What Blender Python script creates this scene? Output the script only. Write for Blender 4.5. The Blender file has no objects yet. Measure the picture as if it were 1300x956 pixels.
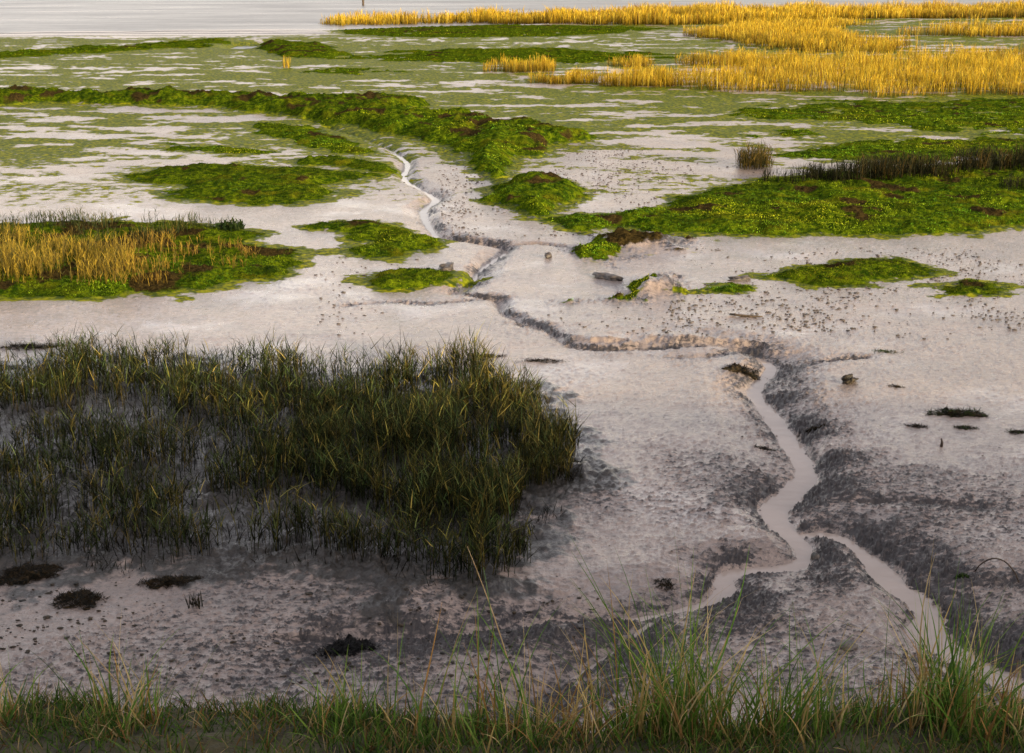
import bpy, math
import numpy as np
from mathutils import Vector

scene = bpy.context.scene
COL = scene.collection
RNG = np.random.default_rng(7)

# ------------------------------------------------------------------ camera
CAM_H = 4.0
FOCAL = 1300 * 50 / 36.0
HORIZON = -40.0
PITCH = math.atan((478 - HORIZON) / FOCAL)
CP, SP = math.cos(PITCH), math.sin(PITCH)
cam_d = bpy.data.cameras.new("camera")
cam_d.lens = 50; cam_d.sensor_width = 36; cam_d.clip_end = 4000; cam_d.clip_start = 0.05
cam = bpy.data.objects.new("camera", cam_d)
cam.location = (0, 0, CAM_H); cam.rotation_euler = (math.pi / 2 - PITCH, 0, 0)
COL.objects.link(cam); scene.camera = cam


def ground(x, y, z=0.0):
    """photograph pixel -> world point on the level z (used once to survey the plan of the marsh)"""
    u = (np.asarray(x, float) - 650) / FOCAL; v = (478 - np.asarray(y, float)) / FOCAL
    dy = CP + v * SP; dz = -SP + v * CP
    t = (CAM_H - z) / -dz
    return u * t, dy * t


def survey(pts):
    a = np.array(pts, float)
    X, Y = ground(a[:, 0], a[:, 1])
    return np.stack([X, Y], 1)


# ------------------------------------------------------------------ noise
def _h(ix, iy, s):
    h = (ix.astype(np.uint32) * np.uint32(374761393) + iy.astype(np.uint32) * np.uint32(668265263) + np.uint32((s * 2246822519) & 0xffffffff))
    h = (h ^ (h >> np.uint32(13))) * np.uint32(1274126177)
    return h ^ (h >> np.uint32(16))


def perlin(x, y, s=0):
    xf = np.floor(x); yf = np.floor(y)
    ix = xf.astype(np.int64); iy = yf.astype(np.int64)
    fx = (x - xf).astype(np.float32); fy = (y - yf).astype(np.float32)
    ux = fx * fx * fx * (fx * (fx * 6 - 15) + 10); uy = fy * fy * fy * (fy * (fy * 6 - 15) + 10)

    def g(dx, dy):
        a = _h(ix + dx, iy + dy, s).astype(np.float32) * np.float32(2 * math.pi / 4294967296.0)
        return np.cos(a) * (fx - dx) + np.sin(a) * (fy - dy)
    a = g(0, 0); b = g(1, 0); c = g(0, 1); d = g(1, 1)
    a = a + ux * (b - a); c = c + ux * (d - c)
    return (a + uy * (c - a)) * 1.5


def fbm(x, y, scale, octaves=4, s=0, gain=0.5):
    """scale = size in metres of the largest feature"""
    r = 0; amp = 1; f = 1.0 / scale
    for k in range(octaves):
        r = r + amp * perlin(x * f + 17.3 * k, y * f - 9.1 * k, s + k); amp *= gain; f *= 2.07
    return r


def sst(a, b, x):
    t = np.clip((x - a) / (b - a), 0, 1)
    return t * t * (3 - 2 * t)


# ------------------------------------------------------------------ plan of the marsh
# mounds: name, label, category, outline (photo px), height, edge width, algae, weed
MOUNDS = [
 ("algae_bank", "long green algae bank with brown crest running diagonally from the left edge to the creek", "algae bank",
  [(-160,128),(-60,124),(0,121),(60,118),(130,124),(200,121),(260,124),(330,126),(400,129),(480,130),(540,130),(545,135),(510,141),(600,149),(640,158),(730,171),(760,175),(735,181),(700,189),(690,197),(655,202),(640,212),(648,225),(630,230),(603,218),(585,208),(575,192),(540,180),(500,174),(460,166),(420,158),(380,151),(330,144),(280,138),(200,135),(130,133),(60,131),(0,134),(-80,136),(-160,138)], .40, .55, 1.0, .55),
 ("algae_mound", "bright green mound at the lower end of the diagonal bank, right of the creek bend", "algae mound",
  [(618,242),(650,229),(700,231),(762,240),(742,250),(716,262),(697,277),(660,276),(645,263),(622,256)], .34, .45, 1.0, .35),
 ("algae_bank", "low yellow green algae strip on the left bank of the narrow upper creek", "algae bank",
  [(322,156),(400,162),(440,174),(470,186),(467,197),(420,193),(380,185),(340,175),(315,164)], .22, .5, 1.0, .35),
 ("algae_mound", "thin dark green tongue of algae pointing right to the creek, above the large oval mound", "algae mound",
  [(365,206),(430,199),(470,202),(508,220),(470,219),(420,213),(372,211)], .24, .45, 1.0, .2),
 ("algae_mat", "thin yellowish green smear of algae on the flat, above the large oval mound", "algae mat",
  [(200,186),(260,183),(330,187),(352,193),(290,195),(225,191)], .03, .5, .85, .1),
 ("algae_mound", "large oval dark green algae mound with ragged edges, left of the narrow upper creek", "algae mound",
  [(160,222),(200,213),(260,210),(330,213),(400,213),(472,222),(458,232),(420,237),(452,244),(384,259),(300,258),(240,257),(202,247),(236,240),(186,232)], .26, .6, 1.0, .12),
 ("algae_mound", "green mound with brown weed patches, upper of two small ones beside the creek", "algae mound",
  [(388,290),(430,283),(480,282),(530,291),(566,307),(556,318),(500,331),(460,323),(403,319),(452,308),(440,299)], .22, .4, 1.0, .4),
 ("algae_mound", "small green topped mound with a pale earthy front, lower of two beside the creek", "algae mound",
  [(450,359),(480,346),(530,341),(567,345),(584,352),(556,360),(522,368),(490,369),(462,365)], .24, .32, .95, .3),
 ("marsh_bank", "broad weedy bank with brown litter at the left, under the golden cordgrass", "marsh bank",
  [(-300,300),(-100,290),(0,287),(60,281),(150,278),(260,284),(300,287),(332,299),(326,307),(370,317),(388,335),(370,348),(312,358),(280,369),(200,377),(120,382),(50,380),(0,378),(-120,382),(-300,380)], .2, .5, .95, .56),
 ("algae_bank", "wide green bank with an earthy front edge at the right, below the dark sedge", "algae bank",
  [(688,281),(722,274),(830,268),(855,252),(900,240),(960,228),(1050,221),(1150,215),(1250,205),(1300,200),(1450,193),(1650,190),(1650,296),(1450,292),(1300,291),(1250,294),(1170,301),(1080,299),(1000,303),(940,301),(880,298),(800,293),(740,298)], .34, .6, 1.0, .3),
 ("mud_hump", "bare grey mud hump crowned with dark brown weed, just below the wide green bank", "mud hump",
  [(722,320),(758,301),(820,298),(890,304),(866,317),(806,321),(782,336),(740,328)], .24, .45, .25, .8),
 ("mud_hump", "ridged tan mud hump with a green left flank, below the bare grey hump", "mud hump",
  [(720,384),(768,378),(790,358),(826,349),(862,350),(884,372),(842,383),(780,384)], .24, .4, .5, .45),
 ("algae_mound", "solitary oval green mound on the pale mud at the right", "algae mound",
  [(966,351),(1030,338),(1080,330),(1140,332),(1197,345),(1162,355),(1100,362),(1040,365),(1008,359)], .24, .42, .95, .1),
 ("algae_mat", "small dark green algae patch to the right of the solitary oval mound", "algae mat",
  [(1193,369),(1215,360),(1250,358),(1270,366),(1240,375),(1205,375)], .05, .2, .9, .1),
 ("algae_mat", "tiny green algae patch between the ridged hump and the solitary oval mound", "algae mat",
  [(896,366),(920,362),(944,366),(938,373),(908,373)], .03, .15, .7, .1),
 ("algae_mat", "flat green algae mat just behind the dark sedge at the right", "algae mat",
  [(985,197),(1060,182),(1150,176),(1250,176),(1450,172),(1650,172),(1650,196),(1450,197),(1300,198),(1200,204),(1100,207),(1030,205)], .10, .6, .95, .1),
 ("algae_mat", "broad broken green algae mat below the big golden reed bed at the right", "algae mat",
  [(905,148),(960,138),(1050,130),(1150,128),(1450,120),(1650,118),(1650,165),(1450,164),(1300,166),(1180,169),(1150,160),(1080,156),(1000,153)], .07, .8, .8, .1),
 ("algae_mat", "little green algae island between the two flat mats at the right", "algae mat",
  [(968,170),(1000,165),(1050,166),(1052,172),(1010,176),(975,174)], .06, .4, .9, .1),
 ("algae_bank", "thin green bank winding in from the left edge near the far shore", "algae bank",
  [(-200,72),(-60,70),(0,67),(60,65),(110,60),(160,61),(250,51),(280,49),(297,54),(252,62),(200,65),(120,69),(60,71),(0,76),(-200,80)], .35, .9, 1.0, .2),
 ("algae_mound", "dark weedy mound on the right of the far pool", "algae mound",
  [(314,60),(345,54),(380,54),(420,61),(452,69),(430,76),(380,75),(340,71)], .55, .9, 1.0, .7),
 ("algae_mat", "long flat green mat in the far middle, left of the small golden reed clump", "algae mat",
  [(424,75),(520,65),(600,62),(700,61),(800,67),(860,70),(820,79),(650,81),(500,79)], .12, .9, .9, .1),
 ("algae_mat", "green algae strip in front of the far golden reed fringe", "algae mat",
  [(414,40),(520,34),(620,32),(740,33),(860,36),(760,45),(680,47),(560,50),(470,46)], .22, 1.2, .9, .25),
 ("algae_mat", "small pale green smear in the far middle left of the wet flat", "algae mat",
  [(378,90),(450,86),(505,92),(470,95),(410,95)], .04, .6, .7, .1),
]
MOUNDS = [(*m[:4], m[4] * (.75 if k in (0, 1, 10, 11) else .38), m[5] * 1.3, m[6], m[7] * {0: .62, 8: .72, 10: .8, 11: .8}.get(k, .38)) for k, m in enumerate(MOUNDS)]
MP = [survey(m[3]) for m in MOUNDS]

# creek centre lines: (x, y, water width in px), bank height, bank width (m)
CREEKS = [
 ([(395,150,5),(425,163,7),(455,172,8),(490,184,9),(517,202,11),(512,220,14),(530,234,14),(553,247,16),(537,262,18),(547,284,16),(560,296,13),(590,301,9),(622,306,8),(644,311,9),(628,322,9),(608,336,11),(600,351,13),(577,369,14)], .10, .22, 1),
 ([(577,369,8),(610,375,12),(634,379,16),(639,393,14),(655,402,9),(676,409,7),(700,418,6),(716,432,6),(745,440,6),(800,441,6),(860,440,6),(925,438,8),(962,444,14)], .12, .12, .55),
 ([(940,440,10),(962,444,18),(980,457,34),(958,484,42),(975,510,46),(1000,545,50),(1018,570,52),(1024,590,54),(1000,618,64),(984,636,74),(998,660,66),(1022,684,56),(1010,702,50),(960,708,50),(922,716,56),(920,736,58),(890,752,46),(840,763,42),(790,770,36),(700,774,28),(640,780,24),(540,792,18),(440,800,8)], .12, .38, 1),
 ([(1020,664,38),(1050,664,46),(1080,674,54),(1108,696,58),(1136,726,62),(1168,746,62),(1182,768,70),(1178,790,76),(1220,816,78),(1290,852,80),(1420,900,70)], .13, .40, 1),
 ([(830,770,24),(805,790,28),(770,815,28),(720,846,28),(650,880,24)], .10, .3, 1),
 ([(640,311,6),(680,308,5),(722,313,4),(745,311,3)], .08, .14, 0),
 ([(1008,625,5),(1050,629,6),(1095,634,5),(1150,633,4),(1240,640,3)], .07, .16, 0),
 ([(1140,728,8),(1200,738,6),(1300,735,5),(1400,738,4)], .07, .25, 0),
 ([(630,377,5),(590,381,4),(545,386,4),(500,383,3),(440,388,3)], .035, .14, 0),
 ([(700,418,8),(660,410,4)], .06, .2, 0),
 ([(985,456,6),(1040,458,4),(1100,452,3)], .06, .16, 0),
 ([(940,440,5),(905,450,4),(860,452,3)], .05, .2, 0),
]
CW = []
for pts, bh, bw, wet in CREEKS:
    a = np.array(pts, float)
    # smooth the polyline (Catmull-Rom) before laying it on the ground
    P = survey(a[:, :2]); X2, Y2 = ground(a[:, 0] + 50, a[:, 1])
    W = a[:, 2] * np.where(a[:, 1] > 450, .62, .70) / (50 / (X2 - P[:, 0]))
    out = []
    n = len(P)
    for i in range(n - 1):
        p0, p1, p2, p3 = P[max(i - 1, 0)], P[i], P[i + 1], P[min(i + 2, n - 1)]
        for t in np.linspace(0, 1, 5)[:-1]:
            q = .5 * ((2 * p1) + (p2 - p0) * t + (2 * p0 - 5 * p1 + 4 * p2 - p3) * t * t + (3 * p1 - p0 - 3 * p2 + p3) * t ** 3)
            out.append((q[0], q[1], W[i] + (W[i + 1] - W[i]) * t))
    out.append((P[-1, 0], P[-1, 1], W[-1]))
    CW.append((np.array(out), bh, bw, wet))

WATER_Z = -0.105
STEP = survey([(716, 434), (745, 437), (800, 438), (860, 437), (920, 434), (962, 438), (985, 446)])
POOL = survey([(284, 58), (300, 54), (318, 54), (340, 52), (322, 58), (330, 62), (310, 63), (290, 61)])


def sd_poly(px, py, P):
    d2 = np.full(px.shape, 1e9); ins = np.zeros(px.shape, bool)
    n = len(P)
    for i in range(n):
        ax, ay = P[i]; bx, by = P[(i + 1) % n]
        ex, ey = bx - ax, by - ay
        wx, wy = px - ax, py - ay
        t = np.clip((wx * ex + wy * ey) / (ex * ex + ey * ey + 1e-12), 0, 1)
        d2 = np.minimum(d2, (wx - ex * t) ** 2 + (wy - ey * t) ** 2)
        c = ((ay <= py) & (by > py)) | ((by <= py) & (ay > py))
        xi = ax + (py - ay) / (ey if abs(ey) > 1e-9 else 1e-9) * ex
        ins ^= c & (px < xi)
    d = np.sqrt(d2)
    return np.where(ins, -d, d)


def near_box(X, Y, P, pad):
    lo = P.min(0) - pad; hi = P.max(0) + pad
    return np.nonzero((X > lo[0]) & (X < hi[0]) & (Y > lo[1]) & (Y < hi[1]))[0]


def terrain(X, Y, fine=True):
    """height and surface masks of the marsh at world points"""
    X = np.asarray(X, float); Y = np.asarray(Y, float)
    N = X.size
    D = np.hypot(X, Y)
    near = 1 - sst(16, 34, D)
    f_big = fbm(X, Y, 3.1, 3, 1)
    f_mid = fbm(X, Y, .55, 4, 11)
    z = .018 * f_big + .006 * f_mid * near
    crust = sst(-.15, .65, fbm(X, Y, 2.4, 4, 21) + .60 * sst(13.5, 8, D) - .25 + .30 * sst(10, 8.4, D) * sst(1, -1, X) + .32 * sst(.5, 3.5, X) * sst(13, 9.5, D))
    crust = crust * (.15 + .85 * sst(18, 11, D))
    # creek
    chan = np.full(N, 9.0); bank = np.zeros(N); dz = np.zeros(N)
    wob = fbm(X, Y, .35, 3, 31)
    for pts, bh, bw, wet in CW:
        for i in range(len(pts) - 1):
            a = pts[i]; b = pts[i + 1]
            pad = 1.5
            k = np.nonzero((X > min(a[0], b[0]) - pad) & (X < max(a[0], b[0]) + pad) & (Y > min(a[1], b[1]) - pad) & (Y < max(a[1], b[1]) + pad))[0]
            if not k.size: continue
            ex, ey = b[0] - a[0], b[1] - a[1]
            wx, wy = X[k] - a[0], Y[k] - a[1]
            t = np.clip((wx * ex + wy * ey) / (ex * ex + ey * ey + 1e-12), 0, 1)
            s = np.hypot(wx - ex * t, wy - ey * t)
            hw = .5 * (a[2] + (b[2] - a[2]) * t)
            s = s - hw + wob[k] * .05 * (1 if wet else .5)
            side = np.sign(ex * wy - ey * wx)
            bwv = bw * (1 + .5 * side * np.sin(a[0] * 1.7 + a[1] * 1.1))
            if wet:
                wl = .105 * wet + .02 * np.clip(wob[k], -1, 1)
                d = np.where(s < 0, -wl - .05 * sst(0, -.10, s), -wl * (1 - np.clip(s / bwv, 0, 1) ** .75))
                lip = .022 * np.exp(-((s - bwv) / (.5 * bwv)) ** 2)
                bk = np.exp(-(np.maximum(s, 0) / (bw * (.85 + .22 * side))) ** 1.5) * (s > -.02) * (.82 + .18 * side)
            else:
                d = -bh * .8 * np.exp(-np.maximum(s, 0) / (bw * .35))
                lip = .012 * np.exp(-((s - bw) / (.5 * bw)) ** 2)
                bk = .75 * np.exp(-np.maximum(s, 0) / (bw * .7))
            better = d < dz[k]
            dz[k] = np.minimum(dz[k], d)
            chan[k] = np.minimum(chan[k], s)
            bank[k] = np.maximum(bank[k], bk)
    # the lower flat on the near side of the lit step in mid field
    crust = np.maximum(crust, bank * sst(30, 14, D))
    z = z + dz
    cr0 = fbm(X, Y, .11, 3, 207)
    # the step in mid field: the far side of the dry channel stands higher
    k = near_box(X, Y, STEP, 4.0)
    yl = np.interp(X[k], STEP[:, 0], STEP[:, 1]) + .10 * wob[k] + .05
    e = sst(STEP[0, 0] - .3, STEP[0, 0] + .5, X[k]) * sst(STEP[-1, 0] + .6, STEP[-1, 0] - .3, X[k])
    sg = Y[k] - yl
    z[k] += (.055 + .03 * f_mid[k]) * e * sst(0, .10, sg + .06 * cr0[k]) * np.exp(-np.maximum(sg, 0) / 1.1)
    bank[k] = np.maximum(bank[k] * (1 - .6 * e * sst(-.1, .0, sg)), .45 * e * sst(-.12, .0, sg) * sst(.22, .08, sg))
    # mounds
    halo = np.zeros(N); algae = np.zeros(N); weed = np.zeros(N); mid = np.full(N, -1, int); best = np.full(N, 0.0)
    for i, (m, P) in enumerate(zip(MOUNDS, MP)):
        k = near_box(X, Y, P, 1.5)
        if not k.size: continue
        dd = float(np.hypot(P[:, 0].mean(), P[:, 1].mean()))
        x, y = X[k], Y[k]
        s = -sd_poly(x, y, P)
        amp = .10 + (.008 if m[4] > .05 else .022) * dd
        rag = fbm(x, y, .5 + .018 * dd, 4, 40 + i)
        s = s + amp * rag
        h, w, ga, gw = m[4:8]
        prof = sst(-.02, w, s) * .75 + .25 * sst(0, w * 3, s)
        lump = fbm(x, y, .62 if dd < 60 else 1.4, 4, 60 + i)
        up = prof * h * (1 + .40 * lump + .25 * fbm(x, y, 1.7, 2, 77 + i))
        z[k] += up - dz[k] * sst(-.1, .1, s) * .6
        g = sst(-.05 - .004 * dd, .14 + .008 * dd, s + .05 * lump)
        if ga < .7:   # half bare hump: algae clings to the left flank
            cx = P[:, 0].mean()
            bank[k] = np.maximum(bank[k], .9 * sst(-.1, .1, s))
            g = g * sst(.05, -.25, (x - cx) - .25 * (ga - .25) * 4 + .35 * lump)
        else:
            g = g * sst(-1.3 + (1 - ga) * 2.8, -1.0 + (1 - ga) * 2.8, fbm(x, y, .3 + .012 * dd, 4, 90 + i))
        halo[k] = np.maximum(halo[k], (.75 if ga > .6 else .2) * sst(-(.08 + .013 * dd), .05, s + .5 * amp * lump))
        wd = sst(.62 - gw, .95 - gw, .8 * fbm(x, y, .8 + .01 * dd, 4, 120 + i) + .25 * sst(.1, w, s) * 1.2) * sst(.0, .2, s)
        algae[k] = np.maximum(algae[k], g); weed[k] = np.maximum(weed[k], wd)
        inn = (s > 0) & (s > best[k] - 1e-9)
        mid[k[inn]] = i; best[k[inn]] = s[inn]
        bank[k] = np.maximum(bank[k], sst(-.25, -.02, s) * sst(.35, .02, s) * sst(.1, .2, h) * .7)
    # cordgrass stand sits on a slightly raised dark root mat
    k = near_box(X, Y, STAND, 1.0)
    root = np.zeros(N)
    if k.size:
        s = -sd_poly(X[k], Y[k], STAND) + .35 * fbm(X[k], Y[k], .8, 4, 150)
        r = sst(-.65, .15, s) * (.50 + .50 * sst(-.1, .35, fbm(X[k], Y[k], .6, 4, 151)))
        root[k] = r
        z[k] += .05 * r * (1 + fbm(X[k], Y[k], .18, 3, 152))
    # pool beyond, and the fall of the shore into the estuary
    k = near_box(X, Y, POOL, 3.0)
    if k.size:
        s = -sd_poly(X[k], Y[k], POOL); z[k] -= .25 * sst(-.6, .3, s)
    shore = 108 + np.where(X < 0, -X * .02, X * .55) + 26 * sst(-16, 22, X) + 2.2 * fbm(X, Y, 14, 3, 171)
    z = z - .020 * np.maximum(D - shore + 14, 0) * sst(shore - 22, shore - 2, D)
    z = z + .13 * sst(64, 78, D) * np.maximum(fbm(X * .16, Y, 5.5, 3, 191), 0)
    # thin green film over the far flats
    st = fbm(X * .55, Y, 1.3 , 4, 181) + .55 * fbm(X * .4, Y, 7, 3, 185)
    film = (.18 + .82 * sst(-.40, .40, st + .45 * fbm(X * .5, Y, .5, 3, 195) + .15 * sst(6, -8, X) + .12 * sst(45, 70, D) + .02)) * sst(21, 30, D) * (.45 + .55 * sst(28, 40, D))
    film = np.maximum(film * (1 - sst(shore - 22, shore - 10, D)), halo)
    # grassy mud texture
    if fine:
        cr1 = .9 * fbm(X * .6, Y, .042, 4, 201, .75) + .25 * fbm(X, Y, .4, 2, 203)
        bank = bank * np.clip(.70 + .95 * fbm(X, Y, .55, 3, 209), .08, 1.1)
        cr2 = np.abs(fbm(X, Y, .075, 3, 211))
        wetc = sst(.0, -.05, chan)
        tex = (.017 * np.maximum(cr1 + .1, 0) + .006 * cr2) * (.40 + .60 * crust) + .030 * np.maximum(cr1, -.15) * bank
        tex = tex * sst(60, 20, D) * (1 - wetc)
        z = z + tex + (.035 * sst(25, 45, D) * (1 - sst(80, 100, D))) * np.abs(fbm(X, Y, .7, 3, 205))
        fr = algae * (.016 * np.abs(fbm(X, Y, .13, 3, 221)) + .026 * np.maximum(fbm(X, Y, .3, 3, 225), -.2))
        z = z + fr * (1 + .012 * D)
        weedz = weed * .03 * np.maximum(fbm(X, Y, .12, 3, 231), 0); z = z + weedz
    else:
        cr1 = np.zeros(N)
    # crust and banks darker, most at their peaks
    dark = np.clip(crust * (.62 + .38 * sst(-.3, .7, cr1)) * .62 + bank * (.62 + .38 * sst(-.9, .6, cr1)) * .80 * (chan > 0), 0, 1)
    dark = np.maximum(dark, .75 * sst(78, 90, D) * sst(.12, .5, fbm(X * .07, Y, 3.2, 3, 241)))
    gloss = 1 - .75 * sst(16, 34, D)
    return dict(z=z, algae=algae, weed=weed, dark=dark, film=film, root=root, mid=mid, chan=chan, bank=bank, shore=shore, gloss=gloss)


STAND = survey([(-160,474),(-60,470),(0,466),(100,462),(200,465),(300,472),(400,480),(500,484),(585,482),(640,494),(690,535),(722,575),(738,605),(700,628),(655,655),(645,695),(595,742),(510,748),(440,725),(380,705),(300,705),(200,712),(100,722),(0,735),(-160,750)])


# ------------------------------------------------------------------ object helpers
def mesh_obj(name, V, F, mat, attrs=None, parent=None, smooth=True, cols=None):
    """V (n,3), F (m,k) with equal corner counts"""
    me = bpy.data.meshes.new(name)
    V = np.ascontiguousarray(V, np.float32); F = np.ascontiguousarray(F, np.int32)
    nf, kk = F.shape
    me.vertices.add(len(V)); me.vertices.foreach_set("co", V.ravel())
    me.loops.add(nf * kk); me.loops.foreach_set("vertex_index", F.ravel())
    me.polygons.add(nf)
    me.polygons.foreach_set("loop_start", np.arange(0, nf * kk, kk, dtype=np.int32))
    try: me.polygons.foreach_set("loop_total", np.full(nf, kk, np.int32))
    except Exception: pass
    me.update(calc_edges=True)
    me.polygons.foreach_set("use_smooth", np.full(nf, smooth, bool))
    for k, a in (attrs or {}).items():
        at = me.attributes.new(k, 'FLOAT', 'POINT'); at.data.foreach_set("value", np.ascontiguousarray(a, np.float32))
    if cols is not None:
        at = me.attributes.new("tint", 'FLOAT_COLOR', 'POINT')
        c = np.ones((len(V), 4), np.float32); c[:, :3] = cols
        at.data.foreach_set("color", c.ravel())
    me.materials.append(mat); me.update()
    o = bpy.data.objects.new(name, me); COL.objects.link(o)
    if parent is not None: o.parent = parent
    return o


def tag(o, label=None, cat=None, group=None, kind=None):
    if label: o["label"] = label
    if cat: o["category"] = cat
    if group: o["group"] = group
    if kind: o["kind"] = kind
    return o


# ------------------------------------------------------------------ materials
class NT:
    def __init__(s, name):
        s.m = bpy.data.materials.new(name); s.m.use_nodes = True
        s.t = s.m.node_tree; s.n = s.t.nodes; s.n.clear()
        s.out = s.n.new("ShaderNodeOutputMaterial")

    def new(s, typ, **kw):
        n = s.n.new("ShaderNode" + typ)
        for k, v in kw.items(): setattr(n, k, v)
        return n

    def link(s, a, b): s.t.links.new(a, b)

    def set(s, n, key, v):
        i = n.inputs[key]
        if hasattr(v, "is_output"): s.link(v, i)
        else: i.default_value = v

    def attr(s, name, fac=True):
        a = s.new("Attribute", attribute_name=name)
        return a.outputs["Fac" if fac else "Color"]

    def noise(s, scale, detail=4, rough=.55, vec=None, dist=0):
        n = s.new("TexNoise"); s.set(n, "Scale", scale); s.set(n, "Detail", detail); s.set(n, "Roughness", rough); s.set(n, "Distortion", dist)
        s.link(vec or s.pos(), n.inputs["Vector"]); return n.outputs["Fac"]

    def pos(s):
        if not hasattr(s, "_p"): s._p = s.new("NewGeometry").outputs["Position"]
        return s._p

    def math(s, op, a, b=0.0, clamp=False):
        n = s.new("Math", operation=op); n.use_clamp = clamp
        s.set(n, 0, a); s.set(n, 1, b); return n.outputs[0]

    def ramp(s, v, lo, hi, a=0.0, b=1.0):
        n = s.new("MapRange"); n.interpolation_type = 'SMOOTHSTEP'
        s.set(n, "Value", v); s.set(n, 1, lo); s.set(n, 2, hi); s.set(n, 3, a); s.set(n, 4, b); return n.outputs[0]

    def mix(s, f, a, b):
        n = s.new("Mix", data_type='RGBA')
        s.set(n, 0, f)
        for k, v in ((6, a), (7, b)):
            if hasattr(v, "is_output"): s.link(v, n.inputs[k])
            else: n.inputs[k].default_value = (*v, 1) if len(v) == 3 else v
        return n.outputs[2]

    def bump(s, h, dist, strength=1.0, normal=None):
        n = s.new("Bump"); s.set(n, "Height", h); s.set(n, "Distance", dist); s.set(n, "Strength", strength)
        if normal: s.link(normal, n.inputs["Normal"])
        return n.outputs[0]

    def principled(s, **kw):
        n = s.new("BsdfPrincipled")
        for k, v in kw.items():
            k = k.replace("_", " ")
            if hasattr(v, "is_output"): s.link(v, n.inputs[k])
            else: n.inputs[k].default_value = (*v, 1) if isinstance(v, tuple) and len(v) == 3 else v
        s.link(n.outputs[0], s.out.inputs[0]); return n


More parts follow.
